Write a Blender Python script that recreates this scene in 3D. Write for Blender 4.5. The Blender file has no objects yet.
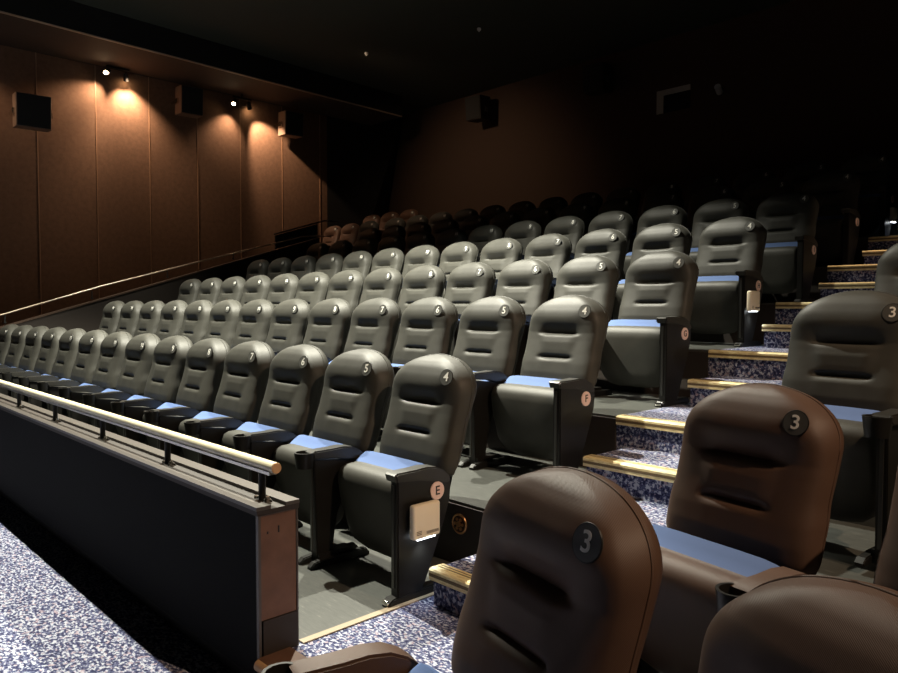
import bpy, bmesh, math, random
from mathutils import Vector, Matrix
random.seed(4)
S = bpy.context.scene
COL = S.collection
PI = math.pi

# ------------------------------------------------------------------ camera
F_PX, YAW, PIT, ROL = 725.05, .8052, -.0415, .0017
cam_d = bpy.data.cameras.new('camera'); cam = bpy.data.objects.new('camera', cam_d); COL.objects.link(cam)
fw = Vector((-math.sin(YAW)*math.cos(PIT), math.cos(YAW)*math.cos(PIT), math.sin(PIT)))
rt = Vector((math.cos(YAW), math.sin(YAW), 0)); up = rt.cross(fw)
rt, up = rt*math.cos(ROL)+up*math.sin(ROL), -rt*math.sin(ROL)+up*math.cos(ROL)
M = Matrix((rt, up, -fw)).transposed().to_4x4(); M.translation = Vector((2.3551, -2.1108, 1.1215))
cam.matrix_world = M
cam_d.sensor_width = 36; cam_d.lens = F_PX/898*36; cam_d.clip_start = .02; cam_d.clip_end = 60
S.camera = cam

# ------------------------------------------------------------------ light
S.view_settings.view_transform = 'Standard'; S.view_settings.look = 'None'
S.view_settings.gamma = 1; S.view_settings.use_curve_mapping = False
S.view_settings.exposure = 1.0
W = bpy.data.worlds.new('world'); S.world = W; W.use_nodes = True
W.node_tree.nodes['Background'].inputs[0].default_value = (.5, .45, .38, 1)
W.node_tree.nodes['Background'].inputs[1].default_value = .006

def spot(name, loc, to, watt, col, cone, blend=.5, r=.04):
    d = bpy.data.lights.new(name, 'SPOT'); d.energy = watt; d.color = col
    d.spot_size = math.radians(cone); d.spot_blend = blend; d.shadow_soft_size = r
    o = bpy.data.objects.new(name, d); COL.objects.link(o); o.location = loc
    o.rotation_euler = (Vector(to)-Vector(loc)).to_track_quat('-Z', 'Y').to_euler()
    return o
COOL = (1.0, .965, .81); WARM = (1.0, .70, .47); LAMP = (1.0, .70, .46)
spot('house_downlight_and_fill', (-3.0, -.12, 5.05), (-3.30, -.12, 0), 1600, COOL, 96, .25)
spot('house_downlight_and_fill', (-2.5, 1.9, 5.05), (-2.0, .95, 0), 1050, COOL, 100, .7)
spot('house_downlight_and_fill', (-6.2, 1.2, 5.05), (-6.0, .9, 0), 330, COOL, 74, .8)
spot('house_downlight_and_fill', (-5.2, -.12, 5.05), (-3.3, -2.2, 0), 190, COOL, 56, .8)  # fill lamp added to brighten the front carpet, no house fitting
spot('aisle_downlight', (1.15, 4.4, 5.08), (.95, 4.2, 1.3), 330, LAMP, 30, .7)
spot('warm_downlight_and_fill', (4.2, -.1, 4.4), (1.7, .3, .7), 320, WARM, 72, 1.0)
spot('warm_downlight_and_fill', (-7.0, 4.2, 5.05), (-7.2, 7.6, 2.9), 62, LAMP, 84, 1.0)  # fill lamp added to warm the back wall and corner seats
spot('wall_washer_lamp', (-9.20, 2.16, 4.62), (-9.35, 2.22, 4.0), 120, LAMP, 100, .9, .03)
spot('wall_washer_lamp', (-9.18, 1.88, 4.62), (-9.38, 1.40, 3.9), 80, LAMP, 88, .9, .03)
spot('wall_washer_lamp', (-9.20, 3.93, 4.56), (-9.35, 3.80, 3.9), 85, LAMP, 90, .9, .03)
spot('wall_washer_lamp', (-9.14, 4.26, 4.56), (-9.39, 4.80, 3.75), 100, LAMP, 70, .6, .03)
spot('wall_washer_lamp', (-9.20, -.2, 4.55), (-9.33, .05, 3.9), 26, LAMP, 96, .9, .03)

# ------------------------------------------------------------------ materials
def mat(name, col, rough=.6, metal=0, spec=.5, sheen=0):
    m = bpy.data.materials.new(name); m.use_nodes = True
    b = m.node_tree.nodes['Principled BSDF']
    b.inputs['Base Color'].default_value = (*col, 1); b.inputs['Roughness'].default_value = rough
    b.inputs['Metallic'].default_value = metal; b.inputs['Specular IOR Level'].default_value = spec
    if sheen: b.inputs['Sheen Weight'].default_value = sheen
    return m
def nd(m, t, **k):
    n = m.node_tree.nodes.new(t)
    for a, v in k.items(): setattr(n, a, v)
    return n
def lk(m, a, b): m.node_tree.links.new(a, b)
def coords(m, scale=(1, 1, 1)):
    tc = nd(m, 'ShaderNodeTexCoord'); mp = nd(m, 'ShaderNodeMapping'); mp.inputs['Scale'].default_value = scale
    lk(m, tc.outputs['Object'], mp.inputs[0]); return mp.outputs[0]
def noise(m, vec, sc, det=2, rough=.5):
    n = nd(m, 'ShaderNodeTexNoise'); n.inputs['Scale'].default_value = sc; n.inputs['Detail'].default_value = det
    n.inputs['Roughness'].default_value = rough; lk(m, vec, n.inputs['Vector']); return n.outputs['Fac']
def ramp(m, fac, stops):
    r = nd(m, 'ShaderNodeValToRGB'); e = r.color_ramp.elements
    while len(e) < len(stops): e.new(.5)
    for i, (p, c) in enumerate(stops): e[i].position = p; e[i].color = (*c, 1)
    lk(m, fac, r.inputs[0]); return r.outputs[0]
def bump(m, fac, strength, dist=.002):
    b = nd(m, 'ShaderNodeBump'); b.inputs['Strength'].default_value = strength; b.inputs['Distance'].default_value = dist
    lk(m, fac, b.inputs['Height']); lk(m, b.outputs[0], m.node_tree.nodes['Principled BSDF'].inputs['Normal'])
def base(m): return m.node_tree.nodes['Principled BSDF'].inputs['Base Color']

FAB = mat('woven_vinyl', (.060, .058, .050), .55, spec=.35)
v = coords(FAB); n = noise(FAB, v, 420, 2); bump(FAB, n, .35, .0006)
lk(FAB, ramp(FAB, noise(FAB, coords(FAB), 9, 3), [(.3, (.041, .040, .034)), (.7, (.054, .053, .045))]), base(FAB))
FAB_WARM = mat('warm_lit_woven_vinyl', (.070, .048, .034), .52, spec=.35)  # same seat fabric with the warm light's brown put into its colour
v = coords(FAB_WARM); w = nd(FAB_WARM, 'ShaderNodeTexWave'); w.inputs['Scale'].default_value = 160; w.inputs['Distortion'].default_value = .6
w.bands_direction = 'DIAGONAL'; lk(FAB_WARM, v, w.inputs[0]); bump(FAB_WARM, w.outputs['Fac'], .35, .0006)
lk(FAB_WARM, ramp(FAB_WARM, noise(FAB_WARM, coords(FAB_WARM), 8, 3), [(.3, (.072, .040, .026)), (.7, (.090, .050, .033))]), base(FAB_WARM))
BLUE = mat('blue_seat_cloth', (.098, .155, .325), .85, spec=.2); bump(BLUE, noise(BLUE, coords(BLUE), 500), .4, .0008)
PLA = mat('black_plastic', (.009, .0085, .0075), .42, spec=.35)
bump(PLA, noise(PLA, coords(PLA), 300), .25, .0005)
ARM = mat('armrest_pad', (.022, .021, .018), .38)
STEEL = mat('dark_steel', (.10, .10, .095), .32, .8)
CHROME = mat('chrome', (.7, .68, .62), .2, 1)
BADGE = mat('badge_grey', (.075, .075, .068), .5)
WHITE = mat('white_print', (.9, .88, .82), .5)
BLACKP = mat('black_print', (.02, .015, .015), .6)
PINK = mat('pale_pink_plastic', (.85, .62, .55), .5)
CREAM = mat('cream_plastic', (.86, .76, .58), .45)
LED = mat('led_window', (.9, .95, 1), .3)
LED.node_tree.nodes['Principled BSDF'].inputs['Emission Color'].default_value = (.85, .93, 1, 1)
LED.node_tree.nodes['Principled BSDF'].inputs['Emission Strength'].default_value = 4
BRASS = mat('brass', (.75, .42, .20), .3, 1)
GOLD = mat('yellow_nosing', (.78, .62, .27), .5)
lk(GOLD, ramp(GOLD, noise(GOLD, coords(GOLD, (6, 30, 30)), 6, 4), [(.35, (.66, .52, .24)), (.6, (.88, .76, .42))]), base(GOLD))
GROOVE = mat('nosing_groove', (.16, .11, .05), .6)
ALU = mat('aluminium', (.55, .53, .48), .3, 1)
ALUD = mat('weathered_aluminium', (.085, .075, .066), .45, .4)
WOODR = mat('pale_wood_rail', (.72, .62, .40), .35)
lk(WOODR, ramp(WOODR, noise(WOODR, coords(WOODR, (3, 60, 60)), 4, 3), [(.3, (.64, .58, .40)), (.7, (.78, .73, .54))]), base(WOODR))
TAN = mat('tan_wood', (.55, .33, .16), .4)
PANEL = mat('barrier_laminate', (.0042, .0046, .0048), .8, spec=.1); bump(PANEL, noise(PANEL, coords(PANEL), 200), .2, .0006)
ENDP = mat('brown_end_board', (.13, .062, .036), .6)
lk(ENDP, ramp(ENDP, noise(ENDP, coords(ENDP), 14, 4), [(.3, (.10, .048, .028)), (.7, (.15, .074, .044))]), base(ENDP))
DARKB = mat('dark_brown_board', (.022, .015, .011), .7)
BLACK = mat('matt_black', (.010, .009, .008), .85)

def carpet(name, dark, mid, light, scale=62):
    m = mat(name, mid, .95, spec=.15)
    c = coords(m, (1, 1.6, 1))
    n = noise(m, c, scale, 2, .6)
    a = ramp(m, n, [(.0, dark), (.41, dark), (.47, mid), (.53, mid), (.59, light)])
    n2 = noise(m, coords(m), scale*.8, 2)
    b = ramp(m, n2, [(.60, (0, 0, 0)), (.66, (1, 1, 1))])
    mx = nd(m, 'ShaderNodeMixRGB'); mx.inputs['Color2'].default_value = (.36, .29, .33, 1)
    lk(m, a, mx.inputs['Color1']); lk(m, b, mx.inputs['Fac']); lk(m, mx.outputs[0], base(m))
    bump(m, n, .5, .004); return m
CARPET = carpet('speckled_blue_carpet', (.024, .028, .070), (.085, .095, .175), (.43, .45, .52))
VINYL = mat('grey_vinyl_floor', (.12, .125, .115), .38)
n = noise(VINYL, coords(VINYL, (2, 14, 1)), 7, 5, .7)
lk(VINYL, ramp(VINYL, n, [(.3, (.045, .048, .044)), (.62, (.072, .075, .068)), (.74, (.22, .22, .20))]), base(VINYL)); bump(VINYL, n, .2, .002)
CEIL = mat('black_ceiling', (.060, .066, .052), .9); bump(CEIL, noise(CEIL, coords(CEIL), 60, 4), .3, .004)
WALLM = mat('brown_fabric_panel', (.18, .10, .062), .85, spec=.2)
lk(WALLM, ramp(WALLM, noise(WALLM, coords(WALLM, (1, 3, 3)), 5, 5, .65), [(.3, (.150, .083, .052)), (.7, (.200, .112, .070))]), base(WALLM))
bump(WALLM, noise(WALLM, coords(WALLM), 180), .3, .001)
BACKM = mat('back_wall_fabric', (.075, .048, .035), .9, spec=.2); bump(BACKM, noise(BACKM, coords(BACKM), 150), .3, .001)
SOFF = mat('soffit_paint', (.05, .035, .025), .8)
JOINT = mat('panel_joint', (.34, .19, .11), .4)
CONE = mat('speaker_grille', (.014, .013, .012), .8); bump(CONE, noise(CONE, coords(CONE), 260), .5, .001)
SPKB = mat('speaker_box', (.20, .13, .09), .6)
SPKD = mat('dimmed_speaker_box', (.035, .025, .018), .7)  # speaker box copy with the rear wall's dimness put into its colour

# ------------------------------------------------------------------ mesh helpers
def B(): return bmesh.new()
def box(bm, x0, x1, y0, y1, z0, z1, bev=0, seg=2, mi=0):
    r = bmesh.ops.create_cube(bm, size=1)
    vs = r['verts']
    for q in vs: q.co = Vector((x0+(q.co.x+.5)*(x1-x0), y0+(q.co.y+.5)*(y1-y0), z0+(q.co.z+.5)*(z1-z0)))
    fs = set(f for q in vs for f in q.link_faces)
    for f in fs: f.material_index = mi
    if bev:
        es = list(set(e for q in vs for e in q.link_edges))
        bmesh.ops.bevel(bm, geom=es, offset=bev, segments=seg, affect='EDGES', profile=.5)
    return bm
def cyl(bm, a, b, r, n=16, r2=None, mi=0):
    a = Vector(a); b = Vector(b); d = b-a
    res = bmesh.ops.create_cone(bm, cap_ends=True, segments=n, radius1=r, radius2=r if r2 is None else r2, depth=d.length)
    mt = Matrix.Translation((a+b)/2) @ d.to_track_quat('Z', 'Y').to_matrix().to_4x4()
    bmesh.ops.transform(bm, matrix=mt, verts=res['verts'])
    for f in set(f for q in res['verts'] for f in q.link_faces): f.material_index = mi
def tube(bm, pts, r, n=8, closed=False):
    pts = [Vector(p) for p in pts]; rings = []
    for i, p in enumerate(pts):
        if closed: t = pts[(i+1) % len(pts)]-pts[i-1]
        else: t = pts[min(i+1, len(pts)-1)]-pts[max(i-1, 0)]
        q = t.to_track_quat('Z', 'Y')
        rings.append([bm.verts.new(p+q @ Vector((r*math.cos(2*PI*k/n), r*math.sin(2*PI*k/n), 0))) for k in range(n)])
    m = len(rings)
    for i in range(m if closed else m-1):
        a, b = rings[i], rings[(i+1) % m]
        for k in range(n): bm.faces.new((a[k], a[(k+1) % n], b[(k+1) % n], b[k]))
    if not closed: bm.faces.new(rings[0][::-1]); bm.faces.new(rings[-1])
def prism_x(bm, prof, x0, x1, bev=0):
    """polygon in (y,z) extruded along x"""
    a = [bm.verts.new((x0, y, z)) for y, z in prof]; b = [bm.verts.new((x1, y, z)) for y, z in prof]
    n = len(prof)
    fs = [bm.faces.new(a), bm.faces.new(b[::-1])]
    for i in range(n): fs.append(bm.faces.new((a[i], b[i], b[(i+1) % n], a[(i+1) % n])))
    bmesh.ops.recalc_face_normals(bm, faces=fs)
    if bev:
        es = [e for e in set(e for f in fs[:2] for e in f.edges)]
        bmesh.ops.bevel(bm, geom=es, offset=bev, segments=2, affect='EDGES')
def mesh(name, bm, m, smooth=None):
    bmesh.ops.recalc_face_normals(bm, faces=bm.faces)
    me = bpy.data.meshes.new(name); bm.to_mesh(me); bm.free()
    for k in (m if isinstance(m, (list, tuple)) else [m]): me.materials.append(k)
    if smooth is not None:
        me.shade_smooth()
        if smooth < 180: me.set_sharp_from_angle(angle=math.radians(smooth))
    return me
def obj(name, bm, m, parent=None, smooth=None, me=None):
    me = me or mesh(name, bm, m, smooth)
    o = bpy.data.objects.new(name, me); COL.objects.link(o)
    if parent: o.parent = parent
    return o
def tag(o, label, cat, group=None, kind=None):
    o['label'] = label; o['category'] = cat
    if group: o['group'] = group
    if kind: o['kind'] = kind
    return o
def thing(name, label, cat, loc=(0, 0, 0), rz=0, group=None):
    o = bpy.data.objects.new(name, None); COL.objects.link(o); o.location = loc; o.rotation_euler = (0, 0, rz)
    o.empty_display_size = .1
    return tag(o, label, cat, group)
def struct(name, bm, m, parent=None, smooth=None):
    o = obj(name, bm, m, parent, smooth); o['kind'] = 'structure'; return o
def clone(o, parent=None):
    c = o.copy(); COL.objects.link(c)
    if parent: c.parent = parent
    for ch in o.children: clone(ch, c)
    return c
_txt = {}
def text_mesh(s, size, depth, m):
    k = (s, size, m.name)
    if k in _txt: return _txt[k]
    cu = bpy.data.curves.new('txt', 'FONT'); cu.body = s; cu.size = size; cu.extrude = depth
    cu.align_x = 'CENTER'; cu.align_y = 'CENTER'; cu.offset = size*.012
    cu.materials.append(m)
    t = bpy.data.objects.new('txt', cu); COL.objects.link(t)
    dg = bpy.context.evaluated_depsgraph_get()
    me = bpy.data.meshes.new_from_object(t.evaluated_get(dg)); me.name = 'numeral'
    bpy.data.objects.remove(t)
    if not me.materials: me.materials.append(m)
    _txt[k] = me; return me

# ------------------------------------------------------------------ levels of the raked floor (row E is 0)
ROWY = [0, .982, 1.937, 2.913, 3.883, 4.855, 5.83, 6.78]
ROWZ = [0, .275, .565, .86, 1.15, 1.44, 1.73, 2.02]
EDGE = [-.83, .08, 1.05, 2.03, 3.00, 3.98, 4.95, 5.92]
LX0, LX1 = -7.70, .30           # left block floor
AX1 = 1.12                      # right edge of the aisle
BACKY = 7.9; CZ = 5.15; WX = -9.4

struct('floor', box(B(), -12, 6, -6, -.83, -.5, -.14), CARPET)
for r in range(7):
    y1 = EDGE[r+1]
    zt = ROWZ[r]
    struct('floor', box(B(), LX0 if r < 6 else WX, LX1, EDGE[r], y1, zt-.6, zt), VINYL)
struct('floor', box(B(), WX, LX1, EDGE[7], BACKY, ROWZ[7]-.6, ROWZ[7]), VINYL)
# side aisle floor left of the block, stepped
for r in range(7):
    struct('floor', box(B(), WX, LX0, EDGE[r], EDGE[r+1], ROWZ[r]-.6, ROWZ[r]-.01), VINYL)
# riser faces under the row floors are dark boards
for r in range(1, 7):
    struct('trim_%d' % (30+r), box(B(), LX0, LX1-.001, EDGE[r]-.012, EDGE[r]-.001, ROWZ[r-1]+.001, ROWZ[r]-.012), DARKB)
# aisle landings and half steps in carpet
NX0 = .31
def nosing(x0, x1, y, z, idx, where):
    t = thing('stair_nosing', f'yellow ribbed nosing strip on the {where}', 'nosing', ((x0+x1)/2, y, z), 0, 'yellow nosing strips up the aisle stairs')
    w = (x1-x0)/2
    obj('nosing_strip', prismed(w), GOLD, t, 30)
    g = B(); box(g, -w+.01, w-.01, .020, .025, .0035, .0052); box(g, -w+.01, w-.01, .037, .041, .0035, .0052)
    obj('grip_groove', g, GROOVE, t)
    g = B(); box(g, -w, w, -.016, -.0145, -.026, -.014)
    obj('lower_lip', g, GROOVE, t)
def prismed(w):
    b = B(); prism_x(b, [(-.015, -.04), (-.015, -.004), (-.010, .002), (-.002, .004), (.055, .004), (.058, 0), (0, 0), (0, -.04)], -w, w); return b
struct('floor', box(B(), LX1+.0, AX1, -.98, EDGE[1], -.6, 0), CARPET)
ORD = ['first', 'second', 'third', 'fourth', 'fifth', 'sixth', 'seventh', 'eighth', 'ninth', 'tenth', 'eleventh', 'twelfth', 'thirteenth', 'fourteenth']
k = 0
for r in range(1, 8):
    zt = ROWZ[r]; zb = ROWZ[r-1]
    ye = EDGE[r]; yh = ye-.37
    struct('floor', box(B(), LX1, AX1, ye, EDGE[r+1] if r < 7 else BACKY, zt-.7, zt), CARPET)
    zh = (zt+zb)/2
    struct('floor', box(B(), NX0+.07, AX1, yh, ye-.0005, zb+.0005, zh), CARPET)
    nosing(NX0+.06, AX1-.10, yh, zh, k, f'{ORD[k]} stair up from the front landing of the aisle'); k += 1
    nosing(NX0-.005, AX1-.10, ye, zt, k, f'{ORD[k]} stair up from the front landing of the aisle'); k += 1
# edge strip between vinyl and carpet of row E
tag(obj('floor_edge_strip', box(B(), LX1-.012, LX1+.018, -.82, .07, .0005, .005), mat('edge_strip', (.32, .26, .18), .4)),
    'thin tan strip between the grey vinyl and the speckled carpet of the front landing', 'strip')

# right block floors
RANG = math.radians(-11)
RY = [EDGE[1]-.975*2+.02, EDGE[0], EDGE[1], EDGE[2], EDGE[3], EDGE[4]]
RZ = [-.22, -.02, .255, .55, .845]
for i in range(5):
    struct('floor', box(B(), AX1, 6, [-1.75, -.80, .12, 1.05, 2.03][i], [-.80, .12, 1.05, 2.03, 3.0][i], RZ[i]-.7, RZ[i]), VINYL)
for i in range(4):
    struct('floor', box(B(), AX1, 6, [3.0, 3.98, 4.95, 5.92][i], [3.98, 4.95, 5.92, BACKY][i], ROWZ[i+4]-.7, ROWZ[i+4]), VINYL)

# ------------------------------------------------------------------ walls and ceiling
struct('ceiling', box(B(), WX-1.3, 8, -8, BACKY+.2, CZ, CZ+.1), CEIL)
def slab(bm, xa, xb, xc, xd, y0, y1, z0, z1):
    v = [bm.verts.new(p) for z in (z0, z1) for p in ((xa, y0, z), (xb, y0, z), (xc, y1, z), (xd, y1, z))]
    for f in ((0, 1, 2, 3), (4, 5, 6, 7), (0, 1, 5, 4), (1, 2, 6, 5), (2, 3, 7, 6), (3, 0, 4, 7)): bm.faces.new([v[i] for i in f])
    return bm
struct('ceiling_soffit', slab(B(), WX, -7.72, -8.46, WX, -8, 7.0, 4.763, 4.80), SOFF)
struct('trim_fascia', slab(B(), -7.72, -7.70, -8.44, -8.46, -8, 7.0, 4.768, CZ), BLACK)
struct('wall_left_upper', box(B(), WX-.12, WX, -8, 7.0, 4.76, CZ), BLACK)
struct('trim_1', slab(B(), -7.72, -7.692, -8.432, -8.46, -8, 7.0, 4.757, 4.775), mat('edge_trim', (.5, .38, .27), .5))
# left wall as fabric panels with joints
wm = B(); box(wm, WX-.12, WX, -8, 5.93, -.9, 4.76)
struct('wall_left', wm, WALLM)
# splayed end of the left wall, unlit: its shade is put into a black colour
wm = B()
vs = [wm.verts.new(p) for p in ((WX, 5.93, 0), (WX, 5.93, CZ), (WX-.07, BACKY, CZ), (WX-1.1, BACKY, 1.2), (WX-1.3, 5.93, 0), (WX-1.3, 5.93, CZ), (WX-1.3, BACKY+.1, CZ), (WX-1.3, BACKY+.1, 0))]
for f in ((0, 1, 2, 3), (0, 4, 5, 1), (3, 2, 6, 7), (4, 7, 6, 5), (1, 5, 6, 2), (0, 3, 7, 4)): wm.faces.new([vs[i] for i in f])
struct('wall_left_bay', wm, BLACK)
for i, y in enumerate((-3.07, -2.27, -1.47, -.67, .13, .935, 1.739, 2.543, 3.34, 4.12, 4.95, 5.767)):
    struct('trim_%d' % (i+2), box(B(), WX, WX+.006, y-.005, y+.006, -.2, 4.76), JOINT)
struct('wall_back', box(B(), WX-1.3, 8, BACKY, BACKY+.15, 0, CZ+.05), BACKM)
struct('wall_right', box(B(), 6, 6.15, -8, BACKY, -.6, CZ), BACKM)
struct('wall_front', box(B(), WX-.2, 6.1, -8.15, -8, -.6, CZ), BLACK)

# low partition and handrail beside the left end of the rows
px = -7.72
t = thing('stair_handrail', 'long slim metal handrail sloping up along the dark low wall left of the rows', 'handrail', (px, 0, 1.0))
rp = [(px, -1.6, .46), (px, .02, .997), (px, 1.2, 1.374), (px, 2.57, 1.763), (px, 4.3, 2.235), (px+.02, 4.6, 2.27), (px+.02, 4.85, 2.275)]
b = B(); tube(b, [Vector(p)-Vector((px, 0, 1.0)) for p in rp], .010, 10); obj('rail', b, mat('pale_brass', (.8, .66, .5), .35, .6), t, 60)
for y in (-.9, .1, 1.1, 2.1, 3.1, 4.1):
    z = .997+(y-.02)*.3045
    b = B(); cyl(b, (0, y, z-1.0-.12), (0, y, z-1.015), .009, 8); cyl(b, (0, y, z-1.11), (0, y, z-1.1), .022, 10); obj('bracket', b, STEEL, t)
wm = B(); prism_x(wm, [(-1.6, -.6), (-1.6, .35), (4.6, 2.22), (4.6, .6)], px-.06, px+.04); o = struct('wall_partition', wm, DARKB)
b = B(); prism_x(b, [(-1.6, .35), (-1.6, .37), (4.6, 2.24), (4.6, 2.22)], px-.07, px+.05); struct('trim_20', b, mat('partition_cap', (.07, .042, .028), .5))
# upper guard box near the rear corner
t = thing('upper_guard_panel', 'dark guard panel with thin metal top rail near the rear left corner', 'partition', (-8.35, 4.9, 1.4))
b = B(); prism_x(b, [(-.72, -.3), (-.72, .89), (.10, 1.145), (.10, -.3)], -.02, .02); obj('panel', b, BLACK, t)
b = B(); tube(b, [(0, -.74, .91), (0, .25, 1.215), (0, .58, 1.215)], .014, 8); obj('top_rail', b, ALUD, t, 60)

# ------------------------------------------------------------------ front barrier
X1, X0, YF, YB, ZT = .31, -7.6, -.98, -.835, .47
t = thing('front_barrier', 'low dark laminate barrier wall in front of the front row, with brown end board', 'barrier', (0, -.91, 0))
def sh(b): bmesh.ops.translate(b, vec=(0, .91, 0), verts=b.verts); return b
obj('panel', sh(box(B(), X0, X1-.012, YF, YB, -.07, ZT-.01)), PANEL, t)
obj('base', sh(box(B(), X0, X1-.02, YF+.03, YB, -.138, -.07)), BLACK, t)
ca = box(B(), X0, X1+.004, YF-.006, YF+.045, ZT+.006, ZT+.018); box(ca, X0, X1+.004, YB-.045, YB+.006, ZT+.006, ZT+.018)
obj('cap_rim', sh(ca), ALUD, t)
obj('cap_channel', sh(box(B(), X0, X1+.004, YF-.004, YB+.004, ZT-.01, ZT+.006)), DARKB, t)
ep = box(B(), X1-.012, X1, YF+.010, YB-.007, .12, ZT-.012)
obj('end_board', sh(ep), ENDP, t)
obj('end_base', sh(box(B(), X1-.012, X1+.004, YF+.015, YB-.004, .001, .118)), DARKB, t)
obj('end_trim', sh(box(box(box(B(), X1-.014, X1+.003, YF, YF+.009, -.07, ZT-.01), X1-.014, X1+.003, YB-.006, YB, .001, ZT-.01), X1-.014, X1+.003, YF, YB, ZT-.012, ZT-.01)), ALUD, t)
sp = B()
for y, z, h in ((-.945, .40, .008), (-.905, .405, .022)): cyl(sp, (X1-.001, y, z-h/2), (X1-.001, y, z+h/2), .0035, 8)
obj('scuff_mark', sh(sp), BLACKP, t)
t = thing('barrier_handrail', 'round pale wooden handrail on short posts along the top of the front barrier', 'handrail', (0, -.91, ZT+.006))
b = B(); cyl(b, (X0, 0, .125), (X1-.005, 0, .125), .0185, 24); rr = obj('rail', b, WOODR, t, 40)
b = B(); box(b, X0, X1-.015, -.019, .008, .102, .112); obj('rail_channel', b, ALU, t)
b = B(); cyl(b, (X1-.005, 0, .125), (X1-.001, 0, .125), .0168, 20); obj('end_cap', b, TAN, t)
for i in range(11):
    x = .215-.755*i
    b = B(); cyl(b, (x, 0, 0), (x, 0, .095), .012, 12); box(b, x-.03, x+.03, -.02, .02, .0, .007); p = obj('post', b, PLA, t)
    b = B(); cyl(b, (x+.035, .0, .0), (x+.035, .0, .014), .012, 8); cyl(b, (x+.035, 0, .014), (x+.035, 0, .024), .007, 8)
    cyl(b, (x-.035, .0, .0), (x-.035, .0, .012), .010, 8); obj('bolt', b, CHROME, p)

# ------------------------------------------------------------------ the cinema seat
HWB, ZB, ZTOP = .232, .415, .905
def half_w(z):
    k = [(.41, .205), (.43, .232), (.47, .242), (.55, .242), (.62, .236), (.70, .238), (.74, .238)]
    if z <= k[0][0]: return k[0][1]
    for a, b in zip(k, k[1:]):
        if z <= b[0]:
            s = (z-a[0])/(b[0]-a[0]); s = s*s*(3-2*s); return a[1]+(b[1]-a[1])*s
    s = min(1, (z-.74)/(ZTOP-.74)); return .238*(1-s**2.25)**(1/2.0)
CENT = [(.905, -.012), (.897, .012), (.885, .030), (.86, .048), (.82, .060), (.79, .062), (.765, .055), (.735, .036), (.715, .021), (.708, .013), (.703, .013), (.697, .038), (.688, .044), (.66, .048), (.62, .045), (.60, .042), (.590, .034), (.583, .022), (.578, .022), (.572, .040), (.56, .047), (.50, .046), (.45, .036), (.425, .015), (.413, -.012)]
WING = [(.905, -.012), (.897, .012), (.885, .030), (.86, .048), (.82, .057), (.79, .056), (.75, .045), (.71, .037), (.67, .037), (.60, .041), (.55, .045), (.50, .045), (.45, .036), (.425, .015), (.413, -.012)]
def lerp_tab(t, z):
    if z >= t[0][0]: return t[0][1]
    for a, b in zip(t, t[1:]):
        if z >= b[0]:
            s = (a[0]-z)/(a[0]-b[0]); return a[1]+(b[1]-a[1])*s
    return t[-1][1]
def ycurve(z): return (z-.82)*.27
def front_y(x, z):
    hw = max(half_w(z), 1e-4); a = abs(x)
    # recess is wide under the head cushion and the creases fade out sideways
    wd = .045+.040*min(1, max(0, (z-.62)/.12))
    s = min(1, max(0, (a-.075)/wd)); s = s*s*(3-2*s)
    d = lerp_tab(CENT, z)*(1-s)+lerp_tab(WING, z)*s
    u = min(1, a/hw)
    q = math.sqrt(max(0, 1-u**6.0))
    crown = .018*(x/.24)**2
    return ycurve(z)-d*q+.012*(1-q)-crown*.3*q
def thick(z): return .50+.50*min(1, max(0, (z-.42)/.36))
def back_mesh(m, side_t=.062):
    bm = B(); NU = 34; zs = []
    z = ZB-.002
    zs = [ZB+(.62-ZB)*i/30 for i in range(30)]+[.62+(.76-.62)*i/26 for i in range(26)]
    zs += [.76+(ZTOP-.76)*math.sin(PI/2*i/18) for i in range(18)]+[ZTOP-.0003]
    us = [math.sin(PI/2*(-1+2*i/NU))*.35+(-1+2*i/NU)*.65 for i in range(NU+1)]
    R = []
    for z in zs:
        hw = half_w(z); R.append([bm.verts.new((u*hw, front_y(u*hw, z), z)) for u in us])
    for a, b in zip(R, R[1:]):
        for i in range(NU): bm.faces.new((a[i], a[i+1], b[i+1], b[i]))
    # boundary loop -> sides -> rear
    loop = [r[-1] for r in R]+R[-1][-2:0:-1]+[r[0] for r in R[::-1]]+R[0][1:-1]
    prev = loop; lays = [(.027, 1.008), (.044, 1.010), (side_t, .99), (side_t+.016, .93)]
    cx, cz = 0, .66
    outline = [(q.co.x, q.co.z) for q in loop]
    ys = [ycurve(z)+.045 for x, z in outline]
    for dy, sc in lays:
        cur = []
        for (x, z), y in zip(outline, ys):
            cur.append(bm.verts.new((x*sc, ycurve(z)+dy*thick(z), cz+(z-cz)*(sc if z > cz else sc))))
        n = len(cur)
        for i in range(n): bm.faces.new((prev[i], prev[(i+1) % n], cur[(i+1) % n], cur[i]))
        prev = cur
    # rear face as strips between right and left boundary
    nr = len(R); right = prev[:nr]; top = prev[nr:nr+NU-1]; left = prev[nr+NU-1:nr*2+NU-1][::-1]
    rows = [[right[i], left[i]] for i in range(nr)]
    for i in range(nr-1): bm.faces.new((right[i], right[i+1], left[i+1], left[i]))
    bm.faces.new([right[-1]]+top+[left[-1]])
    bot = prev[nr*2+NU-1:]
    bm.faces.new([left[0]]+bot+[right[0]])
    bmesh.ops.remove_doubles(bm, verts=bm.verts, dist=.0004)
    return mesh('backrest', bm, m, 60)
def piping_mesh(m):
    b = B(); pts = []
    zs = [ZB+.02+(ZTOP-.0001-ZB-.02)*math.sin(PI/2*i/60) for i in range(61)]
    for z in zs: pts.append((half_w(z)*1.0115, ycurve(z)+.034*thick(z), .66+(z-.66)*1.0115))
    for z in zs[::-1]: pts.append((-half_w(z)*1.0115, ycurve(z)+.034*thick(z), .66+(z-.66)*1.0115))
    tube(b, pts, .0022, 6); return mesh('piping', b, m, 60)
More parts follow.
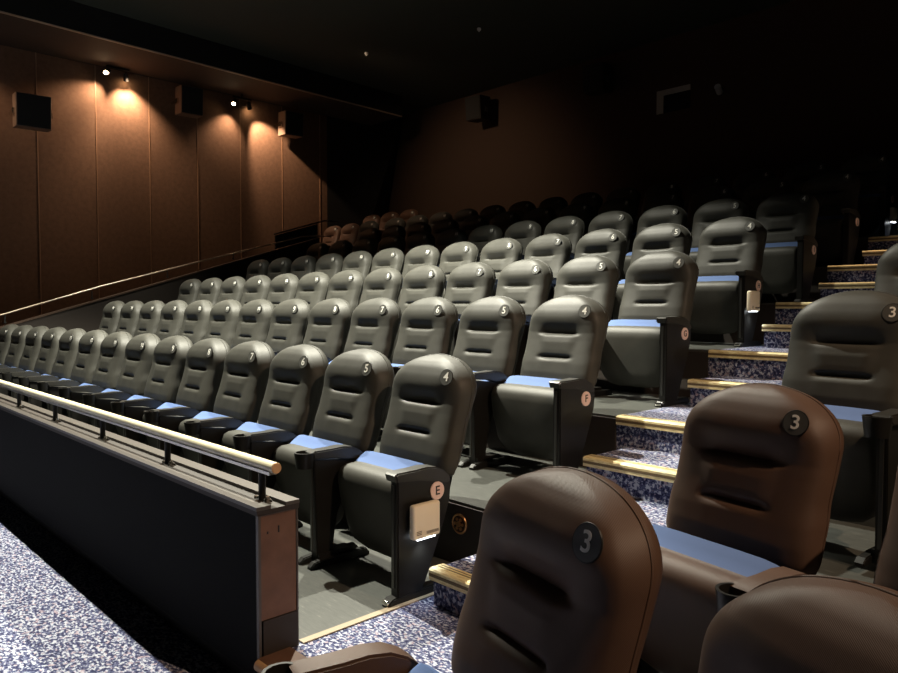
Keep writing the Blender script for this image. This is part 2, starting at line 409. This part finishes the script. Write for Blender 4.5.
def shell_mesh(m):
    # moulded plastic rear shell following the backrest outline
    b = B(); out = []
    N = 24; zs = [.36+(.80-.36)*i/N for i in range(N+1)]
    R = []
    for z in zs:
        zz = max(z, .44); hw = half_w(zz)*.86 if z < .72 else .247*.86*math.sqrt(max(.001, 1-((z-.72)/.085)**2*.98))
        R.append([b.verts.new((hw*(-1+2*i/12), ycurve(z)+.068*thick(z)+.016+.014*(1-(-1+2*i/12)**2), z)) for i in range(13)])
    for a, c in zip(R, R[1:]):
        for i in range(12): b.faces.new((a[i], a[i+1], c[i+1], c[i]))
    bmesh.ops.solidify(b, geom=list(b.faces), thickness=.012)
    return mesh('rear_shell', b, m, 50)
def cushion_mesh(mu, mt):
    # folded seat: profile in (y,z); the last run (seat side) is blue
    prof = [(-.205, .105), (-.235, .085), (-.262, .11), (-.282, .18), (-.300, .28), (-.316, .375), (-.316, .408), (-.300, .436), (-.272, .449), (-.245, .450), (-.222, .452),
            (-.190, .473), (-.160, .490), (-.142, .480), (-.150, .43), (-.155, .36), (-.165, .28), (-.18, .19)]
    prof = [(y-.03, z-.012) for y, z in prof]
    nblue = 10
    bm = B(); xs = [q-.012 for q in (-.226, -.222, -.208, -.17, -.10, 0, .10, .17, .208, .222, .226)]
    R = []
    cy, cz = -.2, .29
    for x in xs:
        u = abs(x+.012)/.226; k = 1-.06*u**8 - (.05 if u > .99 else 0)
        ring = []
        for i, (y, z) in enumerate(prof):
            zz = z
            if z < .22: zz = z+.060*u**6     # rounded lower corners
            ring.append(bm.verts.new((x, cy+(y-cy)*k, cz+(zz-cz)*k)))
        R.append(ring)
    n = len(prof)
    for a, b in zip(R, R[1:]):
        for i in range(n):
            f = bm.faces.new((a[i], b[i], b[(i+1) % n], a[(i+1) % n])); f.material_index = 1 if nblue <= i < 16 else 0
    bm.faces.new(R[0]); bm.faces.new(R[-1][::-1])
    return mesh('seat_cushion', bm, [mu, mt], 55)
def arm_pad_mesh(m, cup):
    bm = B(); w = .034
    prof = [(-.450, .466), (-.458, .492), (-.445, .500), (-.36, .500), (-.30, .503), (-.25, .497), (-.21, .478), (-.182, .455), (-.172, .432), (-.19, .425), (-.26, .440), (-.33, .455)]
    prism_x(bm, prof, -w, w, .006)
    return mesh('armrest', bm, m, 40)
def cup_mesh(m):
    b = B(); N = 24; c = (-.478, .0)
    for (r0, r1, z0, z1) in ((.036, .044, .43, .497),):
        P = [[b.verts.new((r*math.cos(2*PI*k/N), c[0]+r*math.sin(2*PI*k/N), z)) for k in range(N)] for r, z in ((r1*.82, z0), (r1, z1), (r0, z1), (r0*.82, z0+.01))]
        for a, d in zip(P, P[1:]):
            for k in range(N): b.faces.new((a[k], a[(k+1) % N], d[(k+1) % N], d[k]))
        b.faces.new(P[0][::-1]); b.faces.new(P[-1])
    return mesh('cup_holder', b, m, 40)
def post_mesh(m):
    b = B(); prism_x(b, [(-.44, .462), (-.427, .0), (-.355, .0), (-.325, .2), (-.255, .36), (-.13, .39), (-.125, .43), (-.2, .43)], -.018, .018, .003)
    return mesh('arm_post', b, m, 30)
def strip_mesh(m):
    b = B(); box(b, -.006, .006, -.4455, -.4405, .06, .45); return mesh('edge_strip', b, m)
def foot_mesh(m):
    b = B()
    prism_x(b, [(-.485, 0), (-.485, .012), (-.465, .028), (-.395, .034), (-.195, .034), (-.175, .012), (-.175, 0)], -.024, .024, .005)
    return mesh('foot', b, m, 30)
def foot_pair_mesh(m):
    b = B()
    for s in (-.042, .042): prism_x(b, [(-.485, 0), (-.485, .012), (-.465, .028), (-.395, .034), (-.195, .034), (-.175, .012), (-.175, 0)], s-.016, s+.016, .004)
    box(b, -.03, .03, -.425, -.255, .005, .05)
    return mesh('foot', b, m, 30)
def endpanel_mesh(m):
    b = B(); P = [(-.442, .470), (-.442, .03), (-.43, .0), (-.33, .0), (-.285, .09), (-.24, .19), (-.20, .28), (-.172, .36), (-.168, .42), (-.19, .455), (-.24, .475), (-.33, .470)]
    prism_x(b, P, -.022, .022, .005)
    return mesh('end_panel', b, m, 30)

PARTS = {}
for key, fab in (('dark', FAB), ('brown', FAB_WARM)):  # the brown set is the dark seat with warm light in its colour
    PARTS[key] = dict(back=back_mesh(fab), pip=piping_mesh(fab), cush=cushion_mesh(fab, BLUE), arm=arm_pad_mesh(fab if key == 'brown' else ARM, True))
SHELL, CUP, POST, FOOT, FEET, ENDPM, STRIP = shell_mesh(PLA), cup_mesh(PLA), post_mesh(PLA), foot_mesh(PLA), foot_pair_mesh(PLA), endpanel_mesh(PLA), strip_mesh(STEEL)
ENDPM_WARM = endpanel_mesh(mat('warm_lit_end_panel', (.045, .026, .018), .45))  # black panel plastic again, warm light painted in as brown
b = B(); cyl(b, (0, 0, 0), (0, 0, .006), .034, 28, .0335); BDISC = mesh('number_badge', b, BADGE, 30)
b = B(); tube(b, [(.034*math.cos(2*PI*k/28), .034*math.sin(2*PI*k/28), .004) for k in range(28)], .0022, 6, True); BRING = mesh('badge_rim', b, PLA, 60)
b = B(); cyl(b, (0, 0, 0), (0, 0, .005), .036, 28, .035); PLAQ = mesh('row_plaque', b, PINK, 30)
TIPM = B(); box(TIPM, -.018, .018, -.489, -.475, .006, .026, .005); TIP = mesh('foot_tip', TIPM, CHROME, 40)

bx_, bz_ = .156, .822
def badge_matrix():
    nrm = Vector((.10, -1, .27)).normalized()
    x = Vector((1, .10, 0)).normalized(); x = (x-nrm*x.dot(nrm)).normalized(); y = nrm.cross(x)
    p = Vector((bx_, front_y(bx_, bz_), bz_))
    m = Matrix((x, y, nrm)).transposed().to_4x4(); m.translation = p-nrm*.0015; return m
BM = badge_matrix()

def mk(name, me, parent, loc=None):
    o = bpy.data.objects.new(name, me); COL.objects.link(o); o.parent = parent
    if loc: o.location = loc
    return o
def seat(x, y, z, rz, num, key, label, group, left=False, right=True, end_left=False, end_right=False, row=None, detail=True):
    t = thing('cinema_seat', label, 'cinema seat', (x, y, z), rz, group)
    P = PARTS[key]
    bk = mk('backrest', P['back'], t)
    mk('piping', P['pip'], bk); mk('rear_shell', SHELL, t)
    mk('seat_cushion', P['cush'], t)
    if num is not None:
        bd = mk('number_badge', BDISC, t); bd.matrix_local = BM
        if detail: mk('badge_rim', BRING, bd)
        nm = mk('numeral', text_mesh(str(num), .055 if num < 10 else .042, .0006, WHITE), bd, (0, 0, .0068))
    for side, on, end in ((-1, left, end_left), (1, right, end_right)):
        if not on: continue
        a = mk('armrest', P['arm'], t, (side*.28, 0, 0))
        if end:
            mk('end_panel', ENDPM_WARM if key == 'brown' else ENDPM, t, (side*.285, 0, 0)); mk('foot', FOOT, t, (side*.285, 0, 0))
            if detail:
                mk('foot_tip', TIP, t, (side*.285, 0, 0))['label'] = 'shiny tip of the foot'
            if row:
                pm = Matrix.Rotation(PI/2*side, 4, 'Y') @ Matrix.Rotation(PI/2*side, 4, 'Z')
                pl = mk('row_plaque', PLAQ, t); pl.matrix_local = Matrix.Translation((side*(.285+.0215), -.245, .402)) @ pm
                pl['label'] = 'round pale pink row letter plaque'
                mk('letter', text_mesh(row, .05, .0006, BLACKP), pl, (0, 0, .0055))
        else:
            mk('arm_post', POST, t, (side*.28, 0, 0)); mk('foot', FEET, t, (side*.28, 0, 0))
            mk('cup_holder', CUP, a)
        if detail: mk('edge_strip', STRIP, t, (side*.282, 0, 0))['label'] = 'thin metal strip down the post'
    return t

ROWL = 'EFGHIJKL'
ROWORD = ['front', 'second', 'third', 'fourth', 'fifth', 'sixth', 'seventh', 'rearmost']
def curve(x): return -.0022*((x+3)**2-9), -.0044*(x+3)
for r in range(7):
    ns = list(range(4, 18 if r == 0 else 17))
    if r == 6: ns += [17]
    for n in ns:
        x = -(n-4)*.56+.15-bx_; dy, sl = curve(x)
        i = n-4
        place = 'aisle end' if i == 0 else f'{ORD[i]} from the aisle'
        tone = 'black' if r < 3 else ('grey-lit' if r < 5 else 'shadowed')
        seat(x, ROWY[r]+dy-BM.translation.y, ROWZ[r], math.atan(sl), n, 'dark', f'{tone} cinema seat, {place}, {ROWORD[r]} row of the left block',
             f'left block seats, row {ROWL[r]}', left=True if n == ns[-1] else True, right=(i == 0), end_right=(i == 0), row=ROWL[r], detail=r < 4)
for j, x in enumerate((-7.95, -8.50, -9.05)):
    seat(x, ROWY[6]-.02, ROWZ[6], .03, 18+j, 'brown' if j else 'dark', f'small brown-lit cinema seat, {ORD[2-j]} from the left wall in the seventh row', 'rear corner seats', left=True, right=False, detail=False)
for j, x in enumerate((-7.93, -8.49, -9.05)):
    seat(x, ROWY[7]-.05, ROWZ[7], .03, 18+j, 'brown', f'small brown-lit cinema seat, {ORD[2-j]} from the left wall in the rearmost row', 'rear corner seats', left=True, right=False, detail=False)

# right block: badge targets give the seat origin
def right_seat(bxw, byw, bzw, ang, num, label, key='brown', sc=1.0, right=False, left=False, end_left=False, row=None):
    c, s = math.cos(ang), math.sin(ang)
    p = BM.translation*sc
    x = bxw-(c*p.x-s*p.y); y = byw-(s*p.x+c*p.y); z = bzw-p.z
    t = seat(x, y, z, ang, num, key, label, 'right block seats', left=left, right=right, end_left=end_left, row=row); t.scale = (sc, sc, sc)
    return t, (x, y, z)
def nxt(o, ang, num, label, dist=.60, key='brown', sc=1.0):
    x, y, z = o; t = seat(x+dist*math.cos(ang), y+dist*math.sin(ang), z, ang-.03, num, key, label, 'right block seats', left=False, right=True)
    t.scale = (sc, sc, sc); return t
a0, a1, a2 = math.radians(-15), math.radians(-11), math.radians(-6)
d3, od = right_seat(1.554, -.969, .67, a0, 3, 'large brown-lit dark cinema seat with badge 3 in the nearest row, bottom middle', sc=1.08, right=True, left=True, end_left=True)
nxt((od[0], od[1], od[2]+.01), math.radians(-17), 2, 'rounded top of the brown-lit cinema seat at the bottom right corner', .675, 'brown', 1.04)
e3, oe = right_seat(1.60, -.08, .807, a1, 3, 'reddish brown-lit cinema seat with badge 3 and blue cushion, second row right of aisle', right=True, left=True, end_left=True)
nxt(oe, math.radians(-17), 2, 'sliver of brown-lit cinema seat at the right picture edge, beside the reddish one', .66)
f3, of_ = right_seat(1.567, .90, 1.100, a2, 3, 'grey brown cinema seat in the third row right of the aisle, covering the stairs', key='dark', right=True, left=True, end_left=True)
g3, og = right_seat(1.60, 1.88, 1.39, a2, 3, 'cinema seat edge above the grey brown one at the right picture edge', key='dark', right=True, left=True, end_left=True)

# ------------------------------------------------------------------ fittings
def light_box(x, y, z, label):
    t = thing('aisle_light', label, 'light', (x, y, z), 0, 'cream aisle light boxes on end panels')
    obj('housing', box(B(), 0, .032, -.068, .068, -.066, .066, .010, 3), CREAM, t, 40)
    obj('lens', box(B(), .004, .026, -.045, .045, -.070, -.0665), LED, t)
    b = B()
    for i in range(14): box(b, .0322, .0328, -.005+i*.0045, -.003+i*.0045, -.050, -.039)
    for i in range(3): box(b, .0322, .0328, -.055, -.03, -.035-i*.006, -.033-i*.006)
    obj('barcode_print', b, BLACKP, t)
    d = bpy.data.lights.new('aisle_led', 'SPOT'); d.energy = .8; d.color = (.85, .93, 1); d.spot_size = math.radians(120); d.spot_blend = 1; d.shadow_soft_size = .02
    l = bpy.data.objects.new('aisle_led', d); COL.objects.link(l); l.parent = t; l.location = (.016, 0, -.076)
light_box(.309, -.285, .310, 'cream light box with printed code on the end panel of the front row')
light_box(.309, ROWY[3]-.33, ROWZ[3]+.30, 'cream light box on the end panel of the fourth row aisle seat')
light_box(.309, ROWY[6]-.25, ROWZ[6]+.25, 'small glowing light box on the aisle end of the seventh row, right picture edge')

t = thing('riser_outlet', 'round brass grille set in the dark riser behind the front row aisle seat', 'outlet', (.16, EDGE[1]-.013, .185))
b = B()
tube(b, [(.040*math.cos(2*PI*k/28), -.004, .040*math.sin(2*PI*k/28)) for k in range(28)], .005, 8, True); obj('ring', b, BRASS, t, 60)
b = B(); cyl(b, (0, -.001, 0), (0, -.006, 0), .037, 24); obj('plate', b, mat('dark_brass', (.10, .05, .03), .4, .8), t)
b = B()
for k in range(6):
    a = k*PI/3; cyl(b, (.022*math.cos(a), -.005, .022*math.sin(a)), (.022*math.cos(a), -.011, .022*math.sin(a)), .007, 10)
cyl(b, (0, -.005, 0), (0, -.014, 0), .012, 12); obj('boss', b, BRASS, t)

# wall speakers
def speaker(x, y, z, w, h, d, rz, tilt, label, m=SPKB, back=False):
    t = thing('wall_speaker', label, 'speaker', (x, y, z), rz, 'wall speakers')
    bm = B(); box(bm, -w/2, w/2, 0, d, -h/2, h/2, .008)
    bmesh.ops.rotate(bm, cent=(0, 0, 0), matrix=Matrix.Rotation(tilt, 3, 'X'), verts=bm.verts)
    obj('cabinet', bm, m, t)
    bm = B(); box(bm, -w/2+.012, w/2-.012, -.012, 0, -h/2+.012, h/2-.012, .004)
    bmesh.ops.rotate(bm, cent=(0, 0, 0), matrix=Matrix.Rotation(tilt, 3, 'X'), verts=bm.verts)
    obj('grille', bm, CONE, t)
    bm = B()
    box(bm, -w/2-.03, -w/2, d*.35, d*.75, -.05, .03); box(bm, -w/2-.03, -w/2-.018, d*.4, d*1.5, -.02, .01)
    box(bm, w/2, w/2+.025, d*.35, d*.6, -.05, .03)
    obj('bracket', bm, CHROME if not back else STEEL, t)
# local -Y is the grille; turned to face the room (+X) and a little to the front
RS = math.radians(86)
speaker(-9.02, .80, 3.83, .44, .46, .26, RS, .06, 'black-fronted wall speaker hanging leftmost on the brown wall')
speaker(-9.02, 3.09, 4.42, .36, .44, .28, RS, .06, 'wall speaker between the two pairs of spotlights on the brown wall')
speaker(-9.02, 4.98, 4.38, .36, .42, .28, RS, .06, 'narrow side-lit wall speaker farthest right on the brown wall')
speaker(-6.95, 7.42, 4.72, .34, .42, .34, math.radians(8), .1, 'dim speaker on the rear wall nearest the left corner', SPKD, True)
speaker(-4.35, 7.42, 4.68, .34, .42, .34, math.radians(8), .1, 'dim speaker on the rear wall nearer the projection window', SPKD, True)

# wall washers
BULB = mat('lamp_glow', (1, .9, .7), .3); BULB.node_tree.nodes['Principled BSDF'].inputs['Emission Color'].default_value = (1, .72, .42, 1)
BULB.node_tree.nodes['Principled BSDF'].inputs['Emission Strength'].default_value = 25
def washer(y, z, label, dirs):
    t = thing('wall_spotlight', label, 'spotlight', (-9.25, y, z), 0, 'twin spotlights under the soffit')
    obj('track', box(B(), -.02, .02, -.17, .17, .10, .125), PLA, t)
    obj('stem', box(B(), -.01, .01, -.01, .01, .10, 4.763-z), PLA, t)
    for (dy, v) in dirs:
        v = Vector(v).normalized(); p = Vector((0, dy, .04)); b = B()
        cyl(b, p-v*.02, p+v*.09, .035, 16, .042); cyl(b, p, p+Vector((0, 0, .07)), .006, 8)
        h = obj('lamp_head', b, PLA, t, 40)
        b = B(); cyl(b, p+v*.0905, p+v*.094, .030, 16); obj('bulb', b, BULB, h)
washer(2.02, 4.63, 'twin spotlight near the left end of the soffit, one lamp glaring', [(-.14, (.55, -.55, -.45)), (.12, (-.5, .2, -.8))])
washer(4.08, 4.585, 'twin spotlight right of the middle speaker, lighting the wall in two fans', [(-.13, (.45, -.45, -.6)), (.13, (-.5, .45, -.7))])

# projection window on the rear wall, small camera, detectors
t = thing('projection_window', 'small pale-framed projection window high on the dark rear wall', 'window', (-3.23, BACKY-.001, 4.19))
b = B(); box(b, -.27, .27, -.02, 0, .11, .19); box(b, -.27, -.16, -.02, 0, -.15, .11); obj('frame', b, mat('pale_frame', (.5, .48, .42), .6), t)
obj('glass', box(B(), -.16, .27, -.008, -.002, -.15, .11), mat('dark_glass', (.01, .01, .012), .1), t)
t = thing('security_camera', 'tiny white camera on the rear wall right of the projection window', 'camera', (-2.50, BACKY-.001, 4.18))
b = B(); box(b, -.04, .04, -.02, 0, -.05, .05); obj('mount', b, PLA, t)
b = B(); cyl(b, (0, -.03, -.02), (.03, -.16, .03), .045, 14); obj('body', b, WHITE, t, 40)
for i, (x, y, lab) in enumerate(((-7.0, 5.05, 'tiny pale ceiling sprinkler nearer the rear left corner'), (-5.05, 5.6, 'tiny pale ceiling sprinkler farther right over the rear rows'))):
    t = thing('ceiling_sprinkler', lab, 'sprinkler', (x, y, CZ)); b = B(); cyl(b, (0, 0, -.03), (0, 0, -.001), .03, 12); cyl(b, (0, 0, -.05), (0, 0, -.03), .012, 8); obj('head', b, WHITE, t)
# front edge of the landing: tan rounded nosing and brown corner plate at the foot of the barrier
t = thing('landing_nosing', 'tan rounded wooden nosing on the front edge of the carpeted landing', 'nosing', (.72, -.985, 0))
b = B(); cyl(b, (-.40, 0, -.012), (.24, 0, -.012), .019, 20); obj('nosing_rod', b, TAN, t, 40)
b = B(); box(b, -.405, -.27, -.002, .115, .0005, .007); obj('corner_plate', b, ENDP, t)
d3c = mk('cup_holder', CUP, d3, (-.28, 0, 0))
